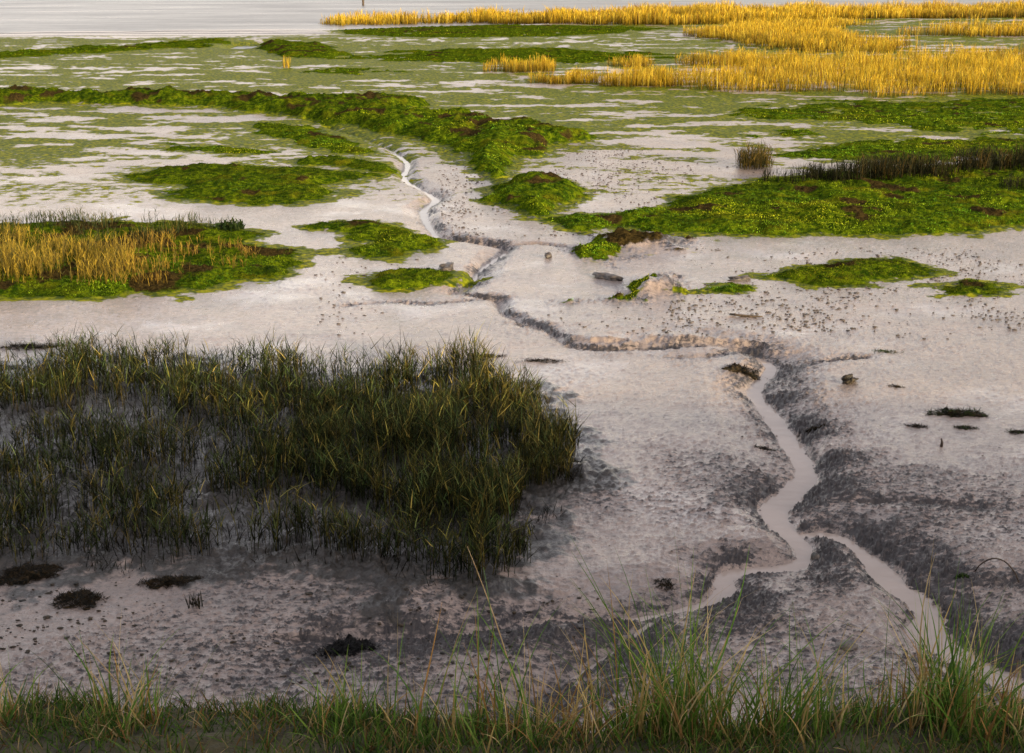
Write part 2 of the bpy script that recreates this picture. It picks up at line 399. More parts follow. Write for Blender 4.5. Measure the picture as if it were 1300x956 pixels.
def mat_mud():
    t = NT("tidal_mud")
    n1 = t.noise(1.3, 5); n2 = t.noise(9, 5); n3 = t.noise(45, 4); n4 = t.noise(130, 3)
    pale = t.mix(t.ramp(n1, .35, .7), (.400, .315, .265), (.290, .236, .208))
    pale = t.mix(t.ramp(n2, .45, .75, 0, .4), pale, (.16, .135, .125))
    mps = t.new("Mapping"); t.link(t.pos(), mps.inputs["Vector"]); mps.inputs["Scale"].default_value = (.55, 1, .8)
    ns = t.noise(26, 8, .74, mps.outputs[0], .4)
    dk = t.math('ADD', t.attr("dark"), t.math('MULTIPLY', t.math('SUBTRACT', ns, .5), 2.3))
    darkm = t.ramp(dk, .33, .74, 0, .93)
    grit = t.ramp(t.math('ADD', n3, t.math('MULTIPLY', n4, .5)), .86, 1.0, 0, .55)
    pale = t.mix(t.ramp(ns, .50, .66, 0, .55), pale, (.120, .104, .098))
    pale = t.mix(t.ramp(t.noise(11, 6, .7, mps.outputs[0]), .52, .68, 0, .5), pale, (.135, .115, .106))
    pale = t.mix(grit, pale, (.085, .075, .070))
    pale = t.mix(t.ramp(t.noise(.45, 5), .5, .72, 0, .45), pale, (.15, .122, .108))
    c = t.mix(darkm, pale, t.mix(n2, (.018, .018, .022), (.050, .046, .047)))
    n5 = t.noise(3.2, 4)
    pale = t.mix(t.math('MULTIPLY', t.attr("gloss"), .62), pale, t.mix(n1, (.122, .106, .104), (.172, .148, .142)))
    fl = t.math('MULTIPLY_ADD', t.math('MULTIPLY', t.attr("film"), 2.5, True), t.math('ADD', t.math('MULTIPLY', t.math('SUBTRACT', n2, .5), .9), t.math('MULTIPLY', t.math('SUBTRACT', n5, .5), 1.9)))
    t.link(t.attr("film"), fl.node.inputs[2])
    flm = t.ramp(fl, .26, .50, 0, .97)
    c = t.mix(flm, c, t.mix(t.ramp(n2, .38, .64), (.040, .070, .002), t.mix(t.ramp(n5, .4, .65), (.165, .205, .004), (.32, .32, .003))))
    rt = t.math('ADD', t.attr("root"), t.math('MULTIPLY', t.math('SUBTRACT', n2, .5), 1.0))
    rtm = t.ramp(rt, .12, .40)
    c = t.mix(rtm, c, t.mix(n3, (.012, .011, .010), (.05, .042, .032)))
    n5g = t.noise(1.9, 4)
    g = t.math('ADD', t.attr("algae"), t.math('MULTIPLY', t.math('SUBTRACT', n2, .5), .5))
    gm = t.ramp(g, .35, .55)
    gc = t.mix(t.ramp(n2, .35, .68), (.024, .056, .003), (.150, .21, .006))
    gc = t.mix(t.ramp(n5g, .34, .56, .6, 0), gc, (.012, .028, .003))  # dark zones: relief shade painted into the green
    gc = t.mix(t.ramp(n1, .52, .72, 0, .7), gc, (.18, .17, .008))  # yellow patches: sunlit spots painted in
    gc = t.mix(t.ramp(n3, .34, .54, .85, 0), gc, (.008, .014, .003))  # dark gaps: shade between fronds painted in
    c = t.mix(gm, c, gc)
    w = t.math('ADD', t.attr("weed"), t.math('MULTIPLY', t.math('SUBTRACT', n3, .5), .9))
    wm = t.ramp(w, .30, .85)
    c = t.mix(wm, c, t.mix(t.ramp(ns, .36, .64), (.010, .008, .004), t.mix(n3, (.04, .03, .010), (.11, .075, .022))))
    rough = t.math('ADD', .30, t.math('MULTIPLY', t.math('MAXIMUM', t.math('MAXIMUM', gm, wm), t.math('MAXIMUM', t.math('MULTIPLY', darkm, .5), t.math('MULTIPLY', flm, .5))), .40))
    rough = t.math('ADD', rough, t.math('MULTIPLY', t.math('SUBTRACT', n2, .5), .25))
    wet = t.ramp(t.noise(.55, 5, .6), .50, .66)
    dry = t.math('SUBTRACT', 1.0, t.math('MULTIPLY', wet, .75))
    b1 = t.bump(n2, .03, t.math('MULTIPLY', dry, .5))
    b2 = t.bump(n3, .012, t.math('MULTIPLY', dry, .7), b1)
    b2 = t.bump(ns, .022, t.math('MULTIPLY', dry, .55), b2)
    b3 = t.bump(n4, .004, .5, b2)
    p = t.principled(Base_Color=c, Roughness=rough, IOR=1.38, Normal=b3)
    t.set(p, "Coat Weight", t.math('MULTIPLY', t.math('SUBTRACT', 1.0, t.math('MAXIMUM', flm, t.math('MAXIMUM', t.math('MAXIMUM', gm, t.math('MULTIPLY', darkm, .6)), wm))), t.attr("gloss")))
    t.set(p, "Specular IOR Level", t.math("SUBTRACT", .5, t.math("MULTIPLY", t.math("MAXIMUM", flm, t.math("MAXIMUM", gm, wm)), .50))); t.set(p, "Coat Roughness", t.math("SUBTRACT", .15, t.math("MULTIPLY", wet, .08))); t.set(p, "Coat IOR", 1.52); t.link(b2, p.inputs["Coat Normal"])
    return t.m


def mat_water(name, col, rough, s1, s2, dist, streak=(.012, .16)):
    t = NT(name)
    mp = t.new("Mapping"); t.link(t.pos(), mp.inputs["Vector"]); mp.inputs["Scale"].default_value = (.5, 1, 1)
    n1 = t.noise(s1, 3, .5, mp.outputs[0]); n2 = t.noise(s2, 3, .5, mp.outputs[0])
    b = t.bump(n1, dist, .5); b = t.bump(n2, dist * .3, .4, b)
    c = t.mix(t.ramp(t.noise(.8, 4), .4, .7), col, tuple(x * .75 for x in col))
    mp2 = t.new("Mapping"); t.link(t.pos(), mp2.inputs["Vector"]); mp2.inputs["Scale"].default_value = (*streak, 1)
    n6 = t.noise(1.0, 5, .65, mp2.outputs[0]); c = t.mix(t.ramp(n6, .38, .66, 0, .4), c, tuple(x * .7 for x in col))
    rough = t.ramp(n6, .3, .7, rough * .85, rough * 1.2)
    t.principled(Base_Color=c, Roughness=rough, IOR=1.33, Normal=b)
    return t.m


def mat_blade(name, trans=.35):
    t = NT(name)
    tint = t.attr("tint", False)
    n = t.noise(30, 2)
    hsv = t.new("HueSaturation"); t.link(tint, hsv.inputs["Color"]); t.link(t.ramp(n, .2, .8, .75, 1.25), hsv.inputs["Value"])
    p = t.principled(Base_Color=hsv.outputs[0], Roughness=.6, IOR=1.35)
    t.set(p, 'Specular IOR Level', .2)
    tr = t.new("BsdfTranslucent"); t.link(hsv.outputs[0], tr.inputs[0])
    mx = t.new("MixShader"); mx.inputs[0].default_value = trans
    t.link(p.outputs[0], mx.inputs[1]); t.link(tr.outputs[0], mx.inputs[2]); t.link(mx.outputs[0], t.out.inputs[0])
    return t.m


def mat_simple(name, c1, c2, scale, rough, bump=.01):
    t = NT(name)
    n = t.noise(scale, 5, .6); n2 = t.noise(scale * 5, 4)
    c = t.mix(t.ramp(n, .35, .65), c1, c2)
    t.principled(Base_Color=c, Roughness=rough, Normal=t.bump(n2, bump, .7, t.bump(n, bump * 3, .6)))
    return t.m


MUD = mat_mud()
BLADE = mat_blade("grass_blade")
FROND = mat_blade("algae_frond", .2)
WATER = mat_water("creek_water_surface", (.47, .395, .345), .07, 9, 34, .006, (1.1, .9))
SEA = mat_water("estuary_water_surface", (.20, .20, .20), .30, 1.1, 4.5, .25, (.05, .11))
SOIL = mat_simple("bank_soil", (.035, .030, .016), (.085, .075, .035), 7, .9, .02)
WEED = mat_simple("brown_weed", (.010, .010, .007), (.055, .038, .018), 22, .55, .006)
CLOD = mat_simple("wet_clod", (.035, .032, .032), (.13, .11, .095), 16, .45, .006)
STONE = mat_simple("dark_stone", (.05, .048, .042), (.16, .14, .12), 14, .5, .006)
WOOD = mat_simple("wet_wood", (.03, .022, .016), (.12, .085, .055), 25, .7, .004)

# ------------------------------------------------------------------ marsh surface
u_in = np.linspace(-.40, .40, 900)
u_out = .40 + np.cumsum(np.linspace(.002, .03, 50))
us = np.concatenate([-u_out[::-1], u_in, u_out])
rows_y = np.concatenate([np.linspace(1150, 40, 1000), np.linspace(39, -8, 70)[0:]])
_, drow = ground(np.full(rows_y.shape, 650.0), rows_y)
drow = np.concatenate([drow, np.array([260., 320., 420.])])
drow = drow[drow > 4.6]
nr, nc = len(drow), len(us)
GX = (us[None, :] * (drow[:, None] * CP + CAM_H * SP)).ravel()
GY = np.repeat(drow, nc)
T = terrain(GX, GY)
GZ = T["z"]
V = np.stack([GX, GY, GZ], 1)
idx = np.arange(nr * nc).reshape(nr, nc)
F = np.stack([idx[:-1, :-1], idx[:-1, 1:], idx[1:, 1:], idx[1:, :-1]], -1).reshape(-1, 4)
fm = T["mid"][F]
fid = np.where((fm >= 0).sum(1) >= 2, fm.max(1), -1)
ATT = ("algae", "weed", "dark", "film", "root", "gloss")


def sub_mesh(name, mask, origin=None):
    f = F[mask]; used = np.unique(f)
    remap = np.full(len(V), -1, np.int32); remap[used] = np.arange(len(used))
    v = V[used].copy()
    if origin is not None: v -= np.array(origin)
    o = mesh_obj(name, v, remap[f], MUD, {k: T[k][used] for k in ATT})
    if origin is not None: o.location = origin
    return o


mud = sub_mesh("mudflat", fid == -1); tag(mud, kind="structure")


# ------------------------------------------------------------------ blades
def blades(base, az, L, a0, a1, w, col, K=3, tipw=.12, dark=.35, twist=None):
    """many thin tapered leaves: base (n,3); a0 start angle from vertical, a1 added bend"""
    n = len(base)
    t = np.linspace(0, 1, K + 1)
    p = base.copy(); pts = [p.copy()]
    hx, hy = np.cos(az), np.sin(az)
    for k in range(K):
        a = a0 + a1 * ((k + .5) / K)
        st = L / K
        p = p + np.stack([hx * np.sin(a) * st, hy * np.sin(a) * st, np.cos(a) * st], 1)
        pts.append(p.copy())
    tw = RNG.uniform(0, math.pi, n) if twist is None else twist
    sx, sy = np.cos(az + tw), np.sin(az + tw)
    V = np.empty((n, K + 1, 2, 3)); C = np.empty((n, K + 1, 2, 3))
    for k in range(K + 1):
        ww = w * (1 - t[k]) ** .7 * (1 - tipw) + w * tipw
        off = np.stack([sx * ww * .5, sy * ww * .5, np.zeros(n)], 1)
        V[:, k, 0] = pts[k] - off; V[:, k, 1] = pts[k] + off
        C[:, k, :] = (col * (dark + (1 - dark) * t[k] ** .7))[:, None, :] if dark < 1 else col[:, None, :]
    b = np.arange(n)[:, None] * (2 * (K + 1))
    f = np.stack([np.stack([2 * k + 0 + b[:, 0], 2 * k + 1 + b[:, 0], 2 * k + 3 + b[:, 0], 2 * k + 2 + b[:, 0]], 1) for k in range(K)], 1).reshape(-1, 4)
    return V.reshape(-1, 3), f, C.reshape(-1, 3)


def join(parts):
    vs, fs, cs, o = [], [], [], 0
    for v, f, c in parts:
        vs.append(v); fs.append(f + o); cs.append(c); o += len(v)
    return np.concatenate(vs), np.concatenate(fs), np.concatenate(cs)


def palette(n, cols, probs, jitter=.25):
    i = RNG.choice(len(cols), n, p=np.array(probs) / sum(probs))
    c = np.array(cols)[i] * (1 + RNG.uniform(-jitter, jitter, (n, 1)))
    return np.clip(c, .003, 1)


def scatter(P, n, keep=None, edge=.0):
    lo, hi = P.min(0), P.max(0)
    out = np.zeros((0, 2))
    while len(out) < n:
        q = RNG.uniform(lo, hi, (n * 3, 2))
        s = -sd_poly(q[:, 0], q[:, 1], P)
        ok = s + edge * fbm(q[:, 0], q[:, 1], .6 + edge, 3, 300) > 0
        if keep is not None: ok &= RNG.uniform(0, 1, len(q)) < keep(q[:, 0], q[:, 1], s)
        out = np.concatenate([out, q[ok]])
        if not ok.any(): break
    return out[:n]


def ground_z(q, fine=False):
    return terrain(q[:, 0], q[:, 1], fine)["z"]


def make_bed(name, label, cat, q, hgt, cols, probs, wid=.006, leaves=4, lean=.12, dark=.3, kind=None, group=None, K=3, stem_w=.006, leaf_ang=(.35, .9), alt=None):
    n = len(q)
    if n == 0: return None
    z = ground_z(q)
    org = np.array([q[:, 0].mean(), q[:, 1].mean(), z.min() - .01])
    base = np.stack([q[:, 0], q[:, 1], z - .015], 1) - org
    H = hgt * RNG.uniform(.55, 1.1, n) if np.isscalar(hgt) else hgt * RNG.uniform(.65, 1.1, n)
    az = RNG.uniform(0, 2 * math.pi, n)
    a0 = np.abs(RNG.normal(0, lean, n)); a1 = RNG.normal(0, lean, n)
    c = palette(n, cols, probs)
    if alt is not None:   # duller straw, brown and olive drifts through the bed
        m = RNG.uniform(0, 1, n) < .75 * sst(.0, .55, fbm(q[:, 0] * .5, q[:, 1], alt[1], 3, 741))
        c[m] = palette(n, alt[0], [1] * len(alt[0]))[m]
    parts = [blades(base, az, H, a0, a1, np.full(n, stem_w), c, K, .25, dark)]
    for k in range(leaves):
        fr = RNG.uniform(.12, .85, n)
        aa = a0 + a1 * fr * .5
        b = base + np.stack([np.cos(az) * np.sin(aa) * H * fr, np.sin(az) * np.sin(aa) * H * fr, np.cos(aa) * H * fr], 1)
        az2 = RNG.uniform(0, 2 * math.pi, n)
        L2 = H * RNG.uniform(.28, .62, n) * (1.1 - .4 * fr)
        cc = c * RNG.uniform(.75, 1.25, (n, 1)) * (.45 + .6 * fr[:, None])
        parts.append(blades(b, az2, L2, RNG.uniform(*leaf_ang, n) * .6, RNG.uniform(.0, .9, n), wid * RNG.uniform(.7, 1.3, n), cc, K, .1, .85))
    v, f, cl = join(parts)
    o = mesh_obj(name, v, f, BLADE, cols=cl, smooth=False)
    o.location = org
    return tag(o, label, cat, group, kind)


# mounds as objects with their leafy algae
for i, m in enumerate(MOUNDS):
    mask = fid == i
    if not mask.any(): continue
    used = np.unique(F[mask]); c = V[used]
    org = (float(c[:, 0].mean()), float(c[:, 1].mean()), float(c[:, 2].min()))
    o = sub_mesh(m[0], mask, org); tag(o, m[1], m[2])
    # leafy cover: small fronds standing on the algae
    cand = used[(T["algae"][used] > .45)]
    dist = float(np.hypot(org[0], org[1]))
    cin = cand[(np.abs(V[cand, 0]) < .42 * V[cand, 1])]
    if len(cin) < 30: continue
    n = int(min(60000, len(cin) * 1.9 if dist < 60 else len(cin) * .8))
    pw = T["algae"][cin] ** 2; pick = RNG.choice(cin, n, p=pw / pw.sum())
    b = V[pick] + np.concatenate([RNG.normal(0, .0006 * dist, (n, 2)), np.full((n, 1), -.005)], 1) - np.array(org)
    sc = .34 + .009 * dist
    w = T["weed"][pick] + RNG.uniform(-.5, .45, n)
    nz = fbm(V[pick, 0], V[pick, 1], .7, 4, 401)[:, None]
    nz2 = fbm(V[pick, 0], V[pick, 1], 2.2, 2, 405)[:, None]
    g = np.array([[.060, .135, .006]]) * np.clip(.9 + 1.1 * nz, .2, 2) + np.array([[.17, .14, .002]]) * np.clip(.12 + 1.3 * nz2 + .6 * nz, 0, 1.3)  # lime and dark noise patches stand in for lit and shaded relief
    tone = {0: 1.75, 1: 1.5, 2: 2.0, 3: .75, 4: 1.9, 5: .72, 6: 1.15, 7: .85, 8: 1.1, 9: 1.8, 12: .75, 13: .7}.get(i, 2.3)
    front = np.clip((org[1] - V[pick, 1]) / max(org[1] * .03, .3), -1, 1)[:, None]   # sunlit front and shaded back painted into the tint
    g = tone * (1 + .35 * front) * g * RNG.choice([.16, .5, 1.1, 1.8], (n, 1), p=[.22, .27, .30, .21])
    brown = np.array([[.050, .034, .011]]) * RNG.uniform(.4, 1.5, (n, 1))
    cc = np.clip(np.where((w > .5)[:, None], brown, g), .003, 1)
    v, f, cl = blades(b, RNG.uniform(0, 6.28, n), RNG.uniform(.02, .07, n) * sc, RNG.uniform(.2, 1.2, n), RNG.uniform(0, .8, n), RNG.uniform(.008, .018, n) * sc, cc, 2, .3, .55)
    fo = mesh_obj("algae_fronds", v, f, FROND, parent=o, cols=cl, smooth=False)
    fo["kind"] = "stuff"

# ------------------------------------------------------------------ water
def sheet(name, x0, x1, y0, y1, z, mat, nx=2, ny=2):
    xs = np.linspace(x0, x1, nx); ys = np.linspace(y0, y1, ny)
    v = np.array([(x, y, z) for y in ys for x in xs])
    ii = np.arange(nx * ny).reshape(ny, nx)
    f = np.stack([ii[:-1, :-1], ii[:-1, 1:], ii[1:, 1:], ii[1:, :-1]], -1).reshape(-1, 4)
    o = mesh_obj(name, v, f, mat); return tag(o, kind="structure")


sheet("creek_water", -60, 60, 4.4, 75, WATER_Z, WATER)
sheet("estuary_water", -2500, 2500, 75, 3500, WATER_Z - .10, SEA)
# ------------------------------------------------------------------ embankment the photographer stands on
px_ = np.array([-60, -9, -5, -4.2, -3.4, -1.3, -.2, 1.2, 2.4, 2.95, 3.25, 3.5, 4.3, 5.3, 6.2])
pz_ = np.array([4.85, 4.9, 4.86, 4.75, 4.3, 2.55, 2.40, 2.35, 2.31, 2.25, 2.18, 1.80, .85, -.02, -.3])  # unseen crest behind the camera raised to shade the near mud
ys = np.concatenate([np.linspace(-60, -5, 12)[:-1], np.linspace(-5, 2.4, 60)[:-1], np.linspace(2.4, 6.2, 110)])
xs = np.concatenate([np.linspace(-70, -4, 60)[:-1], np.linspace(-4, 4, 180), np.linspace(4, 70, 60)[1:]])
BX, BY = np.meshgrid(xs, ys)


def bank_z(x, y):
    sh = .10 * fbm(x, np.full_like(x, 3.0), 1.4, 3, 501)
    z = np.interp(y - sh, px_, pz_)
    return z + (.03 * fbm(x, y, .5, 4, 511) + .012 * fbm(x, y, .09, 3, 515)) * sst(-20, 0, y)


BZ = bank_z(BX.ravel(), BY.ravel())
ii = np.arange(BX.size).reshape(BX.shape)
bf = np.stack([ii[:-1, :-1], ii[:-1, 1:], ii[1:, 1:], ii[1:, :-1]], -1).reshape(-1, 4)
tag(mesh_obj("embankment", np.stack([BX.ravel(), BY.ravel(), BZ], 1), bf, SOIL), kind="structure")

# ------------------------------------------------------------------ cordgrass and reeds
DARKG = [(.050, .078, .022), (.085, .110, .032), (.150, .140, .030), (.24, .19, .045), (.024, .034, .014)]
gaps = [(60, 545, 120, 14), (225, 566, 46, 18), (300, 668, 70, 26), (362, 548, 22, 10), (420, 665, 60, 16), (120, 628, 120, 10), (640, 590, 16, 14), (30, 585, 60, 8), (500, 520, 22, 8), (20, 470, 60, 8), (585, 500, 20, 8), (165, 520, 40, 8)]
GW = []
for (x, y, rx, ry) in gaps:
    X0, Y0 = ground(x, y); X1, _ = ground(x + rx, y); _, Y1 = ground(x, y - ry)
    GW.append((float(X0), float(Y0), float(X1 - X0), float(Y1 - Y0)))


def stand_keep(x, y, s):
    k = .12 + .88 * sst(-.35, .3, fbm(x, y, .7, 3, 601))
    for gx, gy, rx, ry in GW:
        r = np.hypot((x - gx) / (1.25 * rx), (y - gy) / (1.25 * ry)) + .5 * fbm(x, y, .4, 3, 611)
        k = k * sst(.7, 1.15, r)
    # thinner toward the front left
    return k * (.55 + .45 * sst(-2.6, -.6, x + .25 * (y - 10) + .6 * fbm(x, y, 1.3, 2, 615)))


q = scatter(STAND, 10500, stand_keep, .34)
warm = sst(-.6, 1.0, q[:, 0] + .35 * (q[:, 1] - 11))  # yellower blades at right and rear: low sun put into the tint
sel = RNG.uniform(0, 1, len(q)) < .18 + warm * .5
hmap = .31 + .10 * fbm(q[:, 0], q[:, 1], 1.2, 3, 621)
hmap = np.clip(hmap * (1 - .15 * sst(10, 7.6, q[:, 1])), .14, .6)
z = ground_z(q)
org = np.array([q[:, 0].mean(), q[:, 1].mean(), 0.])
n = len(q)
base = np.stack([q[:, 0], q[:, 1], z - .015], 1) - org
H = hmap * RNG.uniform(.6, 1.15, n)
long_ = RNG.uniform(0, 1, n) < .02; H[long_] *= 1.45
az = RNG.uniform(0, 6.28, n); a0 = np.abs(RNG.normal(0, .11, n)); a1 = RNG.normal(0, .14, n)
c = palette(n, DARKG, [.36, .30, .16, .06, .12]); cw = palette(n, DARKG, [.06, .20, .37, .37, .0])
c[sel] = cw[sel] * 1.25
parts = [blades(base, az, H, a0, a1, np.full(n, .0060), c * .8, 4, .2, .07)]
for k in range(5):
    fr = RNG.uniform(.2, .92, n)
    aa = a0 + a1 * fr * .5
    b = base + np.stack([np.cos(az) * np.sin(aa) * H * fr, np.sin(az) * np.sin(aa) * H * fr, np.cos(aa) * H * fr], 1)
    cc = c * RNG.choice([.25, .5, 1.0, 1.9, 2.8], (n, 1), p=[.28, .25, .23, .16, .08]) * (.06 + .99 * fr[:, None] ** 1.6)  # leaf highlights and inner shade painted in, darker low on the stem
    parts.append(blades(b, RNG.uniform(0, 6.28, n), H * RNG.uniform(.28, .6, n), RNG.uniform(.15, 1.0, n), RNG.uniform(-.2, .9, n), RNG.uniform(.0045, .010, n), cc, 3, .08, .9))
# short dead stubble around the roots
qs = scatter(STAND, 9000, lambda x, y, s: .35 + .65 * sst(-.1, .3, fbm(x, y, .5, 3, 631)), .60)
zs = ground_z(qs); ns = len(qs)
parts.append(blades(np.stack([qs[:, 0], qs[:, 1], zs - .01], 1) - org, RNG.uniform(0, 6.28, ns), RNG.uniform(.03, .13, ns), RNG.uniform(0, .7, ns), RNG.uniform(0, .5, ns), RNG.uniform(.005, .011, ns), palette(ns, [(.012, .011, .008), (.03, .024, .014), (.018, .024, .012)], [.5, .3, .2]), 2, .3, .7))
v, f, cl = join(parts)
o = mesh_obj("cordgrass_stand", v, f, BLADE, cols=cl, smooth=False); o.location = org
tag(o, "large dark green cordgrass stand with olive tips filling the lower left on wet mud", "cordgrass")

# left marsh bank grass
P = survey([(-300,376),(-60,376),(0,372),(60,370),(120,374),(180,368),(215,350),(195,330),(130,316),(60,308),(0,310),(-300,313)])
q = scatter(P, 3600, lambda x, y, s: sst(-.6, .35, fbm(x, y, .7, 3, 651)) * sst(-.1, .7, s), .6)
make_bed("cordgrass_bed", "golden cordgrass blades standing on the brown weedy bank at the left", "cordgrass", q, .30 * np.clip(.95 + .8 * fbm(q[:, 0], q[:, 1], .8, 3, 655), .35, 1.6), [(.56, .40, .05), (.42, .31, .05), (.20, .15, .04), (.10, .10, .03)], [.4, .25, .2, .15], .008, 3, .24, .3, stem_w=.008)
P = survey([(120,372),(190,366),(300,352),(330,330),(260,312),(150,314)])
q = scatter(P, 420, lambda x, y, s: sst(-.2, .5, fbm(x, y, .8, 3, 657)) * sst(4.2, 1.0, x - P[:, 0].min()), .3)
make_bed("cordgrass_bed", "sparse short golden brown blades thinning out over the middle of the left bank", "cordgrass", q, .22, [(.50, .34, .05), (.36, .22, .04), (.22, .17, .04)], [.4, .35, .25], .008, 3, .28, .3, stem_w=.008)
P = survey([(-300,300),(-60,290),(0,292),(60,284),(150,281),(250,286),(300,293),(270,300),(200,312),(130,316),(60,308),(0,314),(-300,316)])
q = scatter(P, 1000, lambda x, y, s: sst(-.4, .5, fbm(x, y, 1.1, 3, 661)), .3)
make_bed("cordgrass_bed", "dark olive cordgrass behind the golden blades on the left bank", "cordgrass", q, .25, DARKG, [.3, .25, .2, .08, .2], .009, 3, .14, .3, stem_w=.008)
P = survey([(275, 293), (300, 289), (312, 291), (300, 296), (280, 297)])
q = scatter(P, 60)
make_bed("leafy_plant", "small broad leafed dark green plant at the right tip of the left bank", "plant", q, .17, [(.03, .06, .015), (.05, .08, .02)], [.6, .4], .035, 3, .2, .6, stem_w=.02)

# dark sedge on the right bank
P = survey([(1080,240),(1100,224),(1180,220),(1260,216),(1330,212),(1450,210),(1450,222),(1300,226),(1200,234)])
q = scatter(P, 2600, lambda x, y, s: sst(-.6, .3, fbm(x, y, 1.3, 3, 671)), .2)
make_bed("sedge_bed", "dense dark olive sedge hedge along the top of the wide green bank", "sedge", q, .42, [(.030, .034, .012), (.060, .052, .016), (.15, .10, .025), (.015, .018, .008)], [.35, .3, .12, .23], .012, 3, .12, .3, stem_w=.011)
P = survey([(955,238),(1000,228),(1085,226),(1085,240),(1010,242)])
q = scatter(P, 520, lambda x, y, s: sst(-.3, .5, fbm(x, y, .8, 3, 681)), .2)
make_bed("sedge_bed", "sparse dark sedge stems trailing left from the dense sedge hedge", "sedge", q, .33, [(.030, .034, .012), (.05, .046, .016), (.015, .018, .008)], [.45, .3, .25], .011, 2, .14, .3, stem_w=.010)
P = survey([(1262,250),(1290,244),(1400,240),(1400,250),(1300,254)])
q = scatter(P, 420, None, .2)
make_bed("sedge_bed", "low dark sedge clump at the right edge, in front of the dense hedge", "sedge", q, .30, [(.030, .034, .012), (.05, .05, .016), (.015, .018, .008)], [.45, .3, .25], .012, 2, .16, .3, stem_w=.010)
P = survey([(933,213),(945,207),(972,207),(982,212),(965,216),(945,216)])
q = scatter(P, 330)
make_bed("sedge_tuft", "lone dark olive sedge tuft standing on the bright wet flat, right of centre", "sedge tuft", q, .44, [(.05, .052, .016), (.09, .075, .02), (.22, .15, .03)], [.4, .35, .25], .012, 3, .22, .3, stem_w=.010)

GOLD = [(.74, .50, .030), (.58, .37, .025), (.85, .64, .08), (.30, .17, .025), (.26, .25, .035)]
GP = [.36, .24, .2, .12, .08]


def gold(label, poly, n, h, w, scale=1.2, edge=.6, thr=(-.6, .15), lv=2, name="reed_bed"):
    P = survey(poly)
    q = scatter(P, n, lambda x, y, s: .15 + .85 * sst(thr[0], thr[1], fbm(x, y, scale, 3, 701 + n % 97)), edge)
    h = h * np.clip(.90 + .60 * fbm(q[:, 0], q[:, 1], scale * .8, 3, 731), .35, 1.5)
    return make_bed(name, label, "reeds", q, h, GOLD, GP, w * .9, lv, .10, .12, stem_w=w, K=2, leaf_ang=(.2, .8), alt=([(.36, .21, .025), (.44, .30, .04), (.20, .17, .03), (.50, .36, .03)], scale * 1.6))  # dark base tint: shade low in the reeds put into the colour


gold("big golden reed bed spreading across the upper right above the broken algae mat", [(790,108),(860,103),(930,97),(985,88),(1020,84),(1100,79),(1200,76),(1300,74),(1450,72),(1650,72),(1650,128),(1450,126),(1300,122),(1200,122),(1110,125),(1080,119),(1000,117),(930,117),(860,114),(790,113)], 24000, .66, .017, 2.5, .5)
gold("narrow golden reed strip at the left end of the big reed bed", [(756,107),(790,103),(862,104),(860,110),(790,112)], 1300, .55, .016)
gold("short golden brown reed clump left of the narrow strip, beside the shining water", [(668,105),(700,101),(757,102),(757,107),(700,108)], 900, .42, .016)
gold("thin golden reed band just above the big reed bed, left half", [(852,82),(900,79),(960,77),(1010,80),(1022,85),(960,87),(900,84)], 1800, .55, .02)
gold("small isolated golden reed clump on green algae in the far middle", [(614,90),(660,87),(706,88),(692,92),(640,93)], 800, .50, .018)
gold("tiny golden reed fleck between the small clump and the thin band", [(772,84),(800,82),(832,83),(825,86),(790,86)], 380, .42, .018)
gold("stepped golden reed island between the far fringe and the big bed", [(868,45),(920,40),(1000,38),(1062,44),(1064,52),(1130,58),(1158,62),(1130,67),(1060,69),(980,64),(945,56),(905,52)], 9000, .68, .026, 3, 1.0)
gold("golden reed island at the right edge below the far fringe", [(1130,46),(1190,42),(1300,39),(1450,36),(1600,36),(1600,50),(1450,50),(1300,48),(1240,48),(1170,46)], 6500, .72, .030, 3, 1.2)
gold("thin golden reed strip just under the far fringe at the right", [(920,34),(960,30),(1060,29),(1120,33),(1060,36),(960,37)], 2200, .45, .03, 3, 1.2)
gold("long golden reed fringe along the far shore beside the water", [(404,27),(440,25),(500,23),(600,21),(700,20),(900,19),(1100,17),(1300,15),(1600,14),(1600,21),(1300,23),(1180,24),(1060,27),(960,30),(860,33),(760,32),(700,30),(600,26),(500,28),(430,29)], 36000, .95, .05, 6, 1.0, (-.95, -.35), 2)
P = survey([(359, 87), (362, 85), (369, 86), (367, 88)])
q = scatter(P, 40); make_bed("reed_tuft", "tiny pair of golden reed sprigs alone on the far left flat", "reed tuft", q, .5, GOLD, GP, .02, 1, .08, .6, stem_w=.02)

# ------------------------------------------------------------------ grass on the near bank
def at_bank(xpx, d):
    t = d * CP + (CAM_H - 2.22) * SP
    return (xpx - 650) / FOCAL * t


FG = [(.130, .27, .035), (.20, .32, .055), (.085, .18, .035), (.55, .41, .15), (.66, .52, .26), (.36, .21, .07)]


def tuft(label, xpx, wpx, d, n, h, probs, lean=.28, w=.0042, name="grass_tuft"):
    x = at_bank(xpx, d) + RNG.normal(0, wpx / 480 / 2.2, n); y = d + RNG.normal(0, .07, n)
    zb = bank_z(x, y) - .01
    org = np.array([x.mean(), d, zb.mean()])
    base = np.stack([x, y, zb], 1) - org
    L = h * (.15 + 1.1 * RNG.beta(1.3, 2.6, n)) * 1.05
    c = palette(n, FG, probs)
    v, f, cl = blades(base, RNG.uniform(0, 6.28, n), L, np.abs(RNG.normal(0, lean, n)), RNG.normal(.5, .6, n), w * RNG.uniform(.6, 1.8, n), c, 6, .06, .4)
    o = mesh_obj(name, v, f, BLADE, cols=cl, smooth=False); o.location = org
    return tag(o, label, "grass tuft", "grass tufts on the near bank")


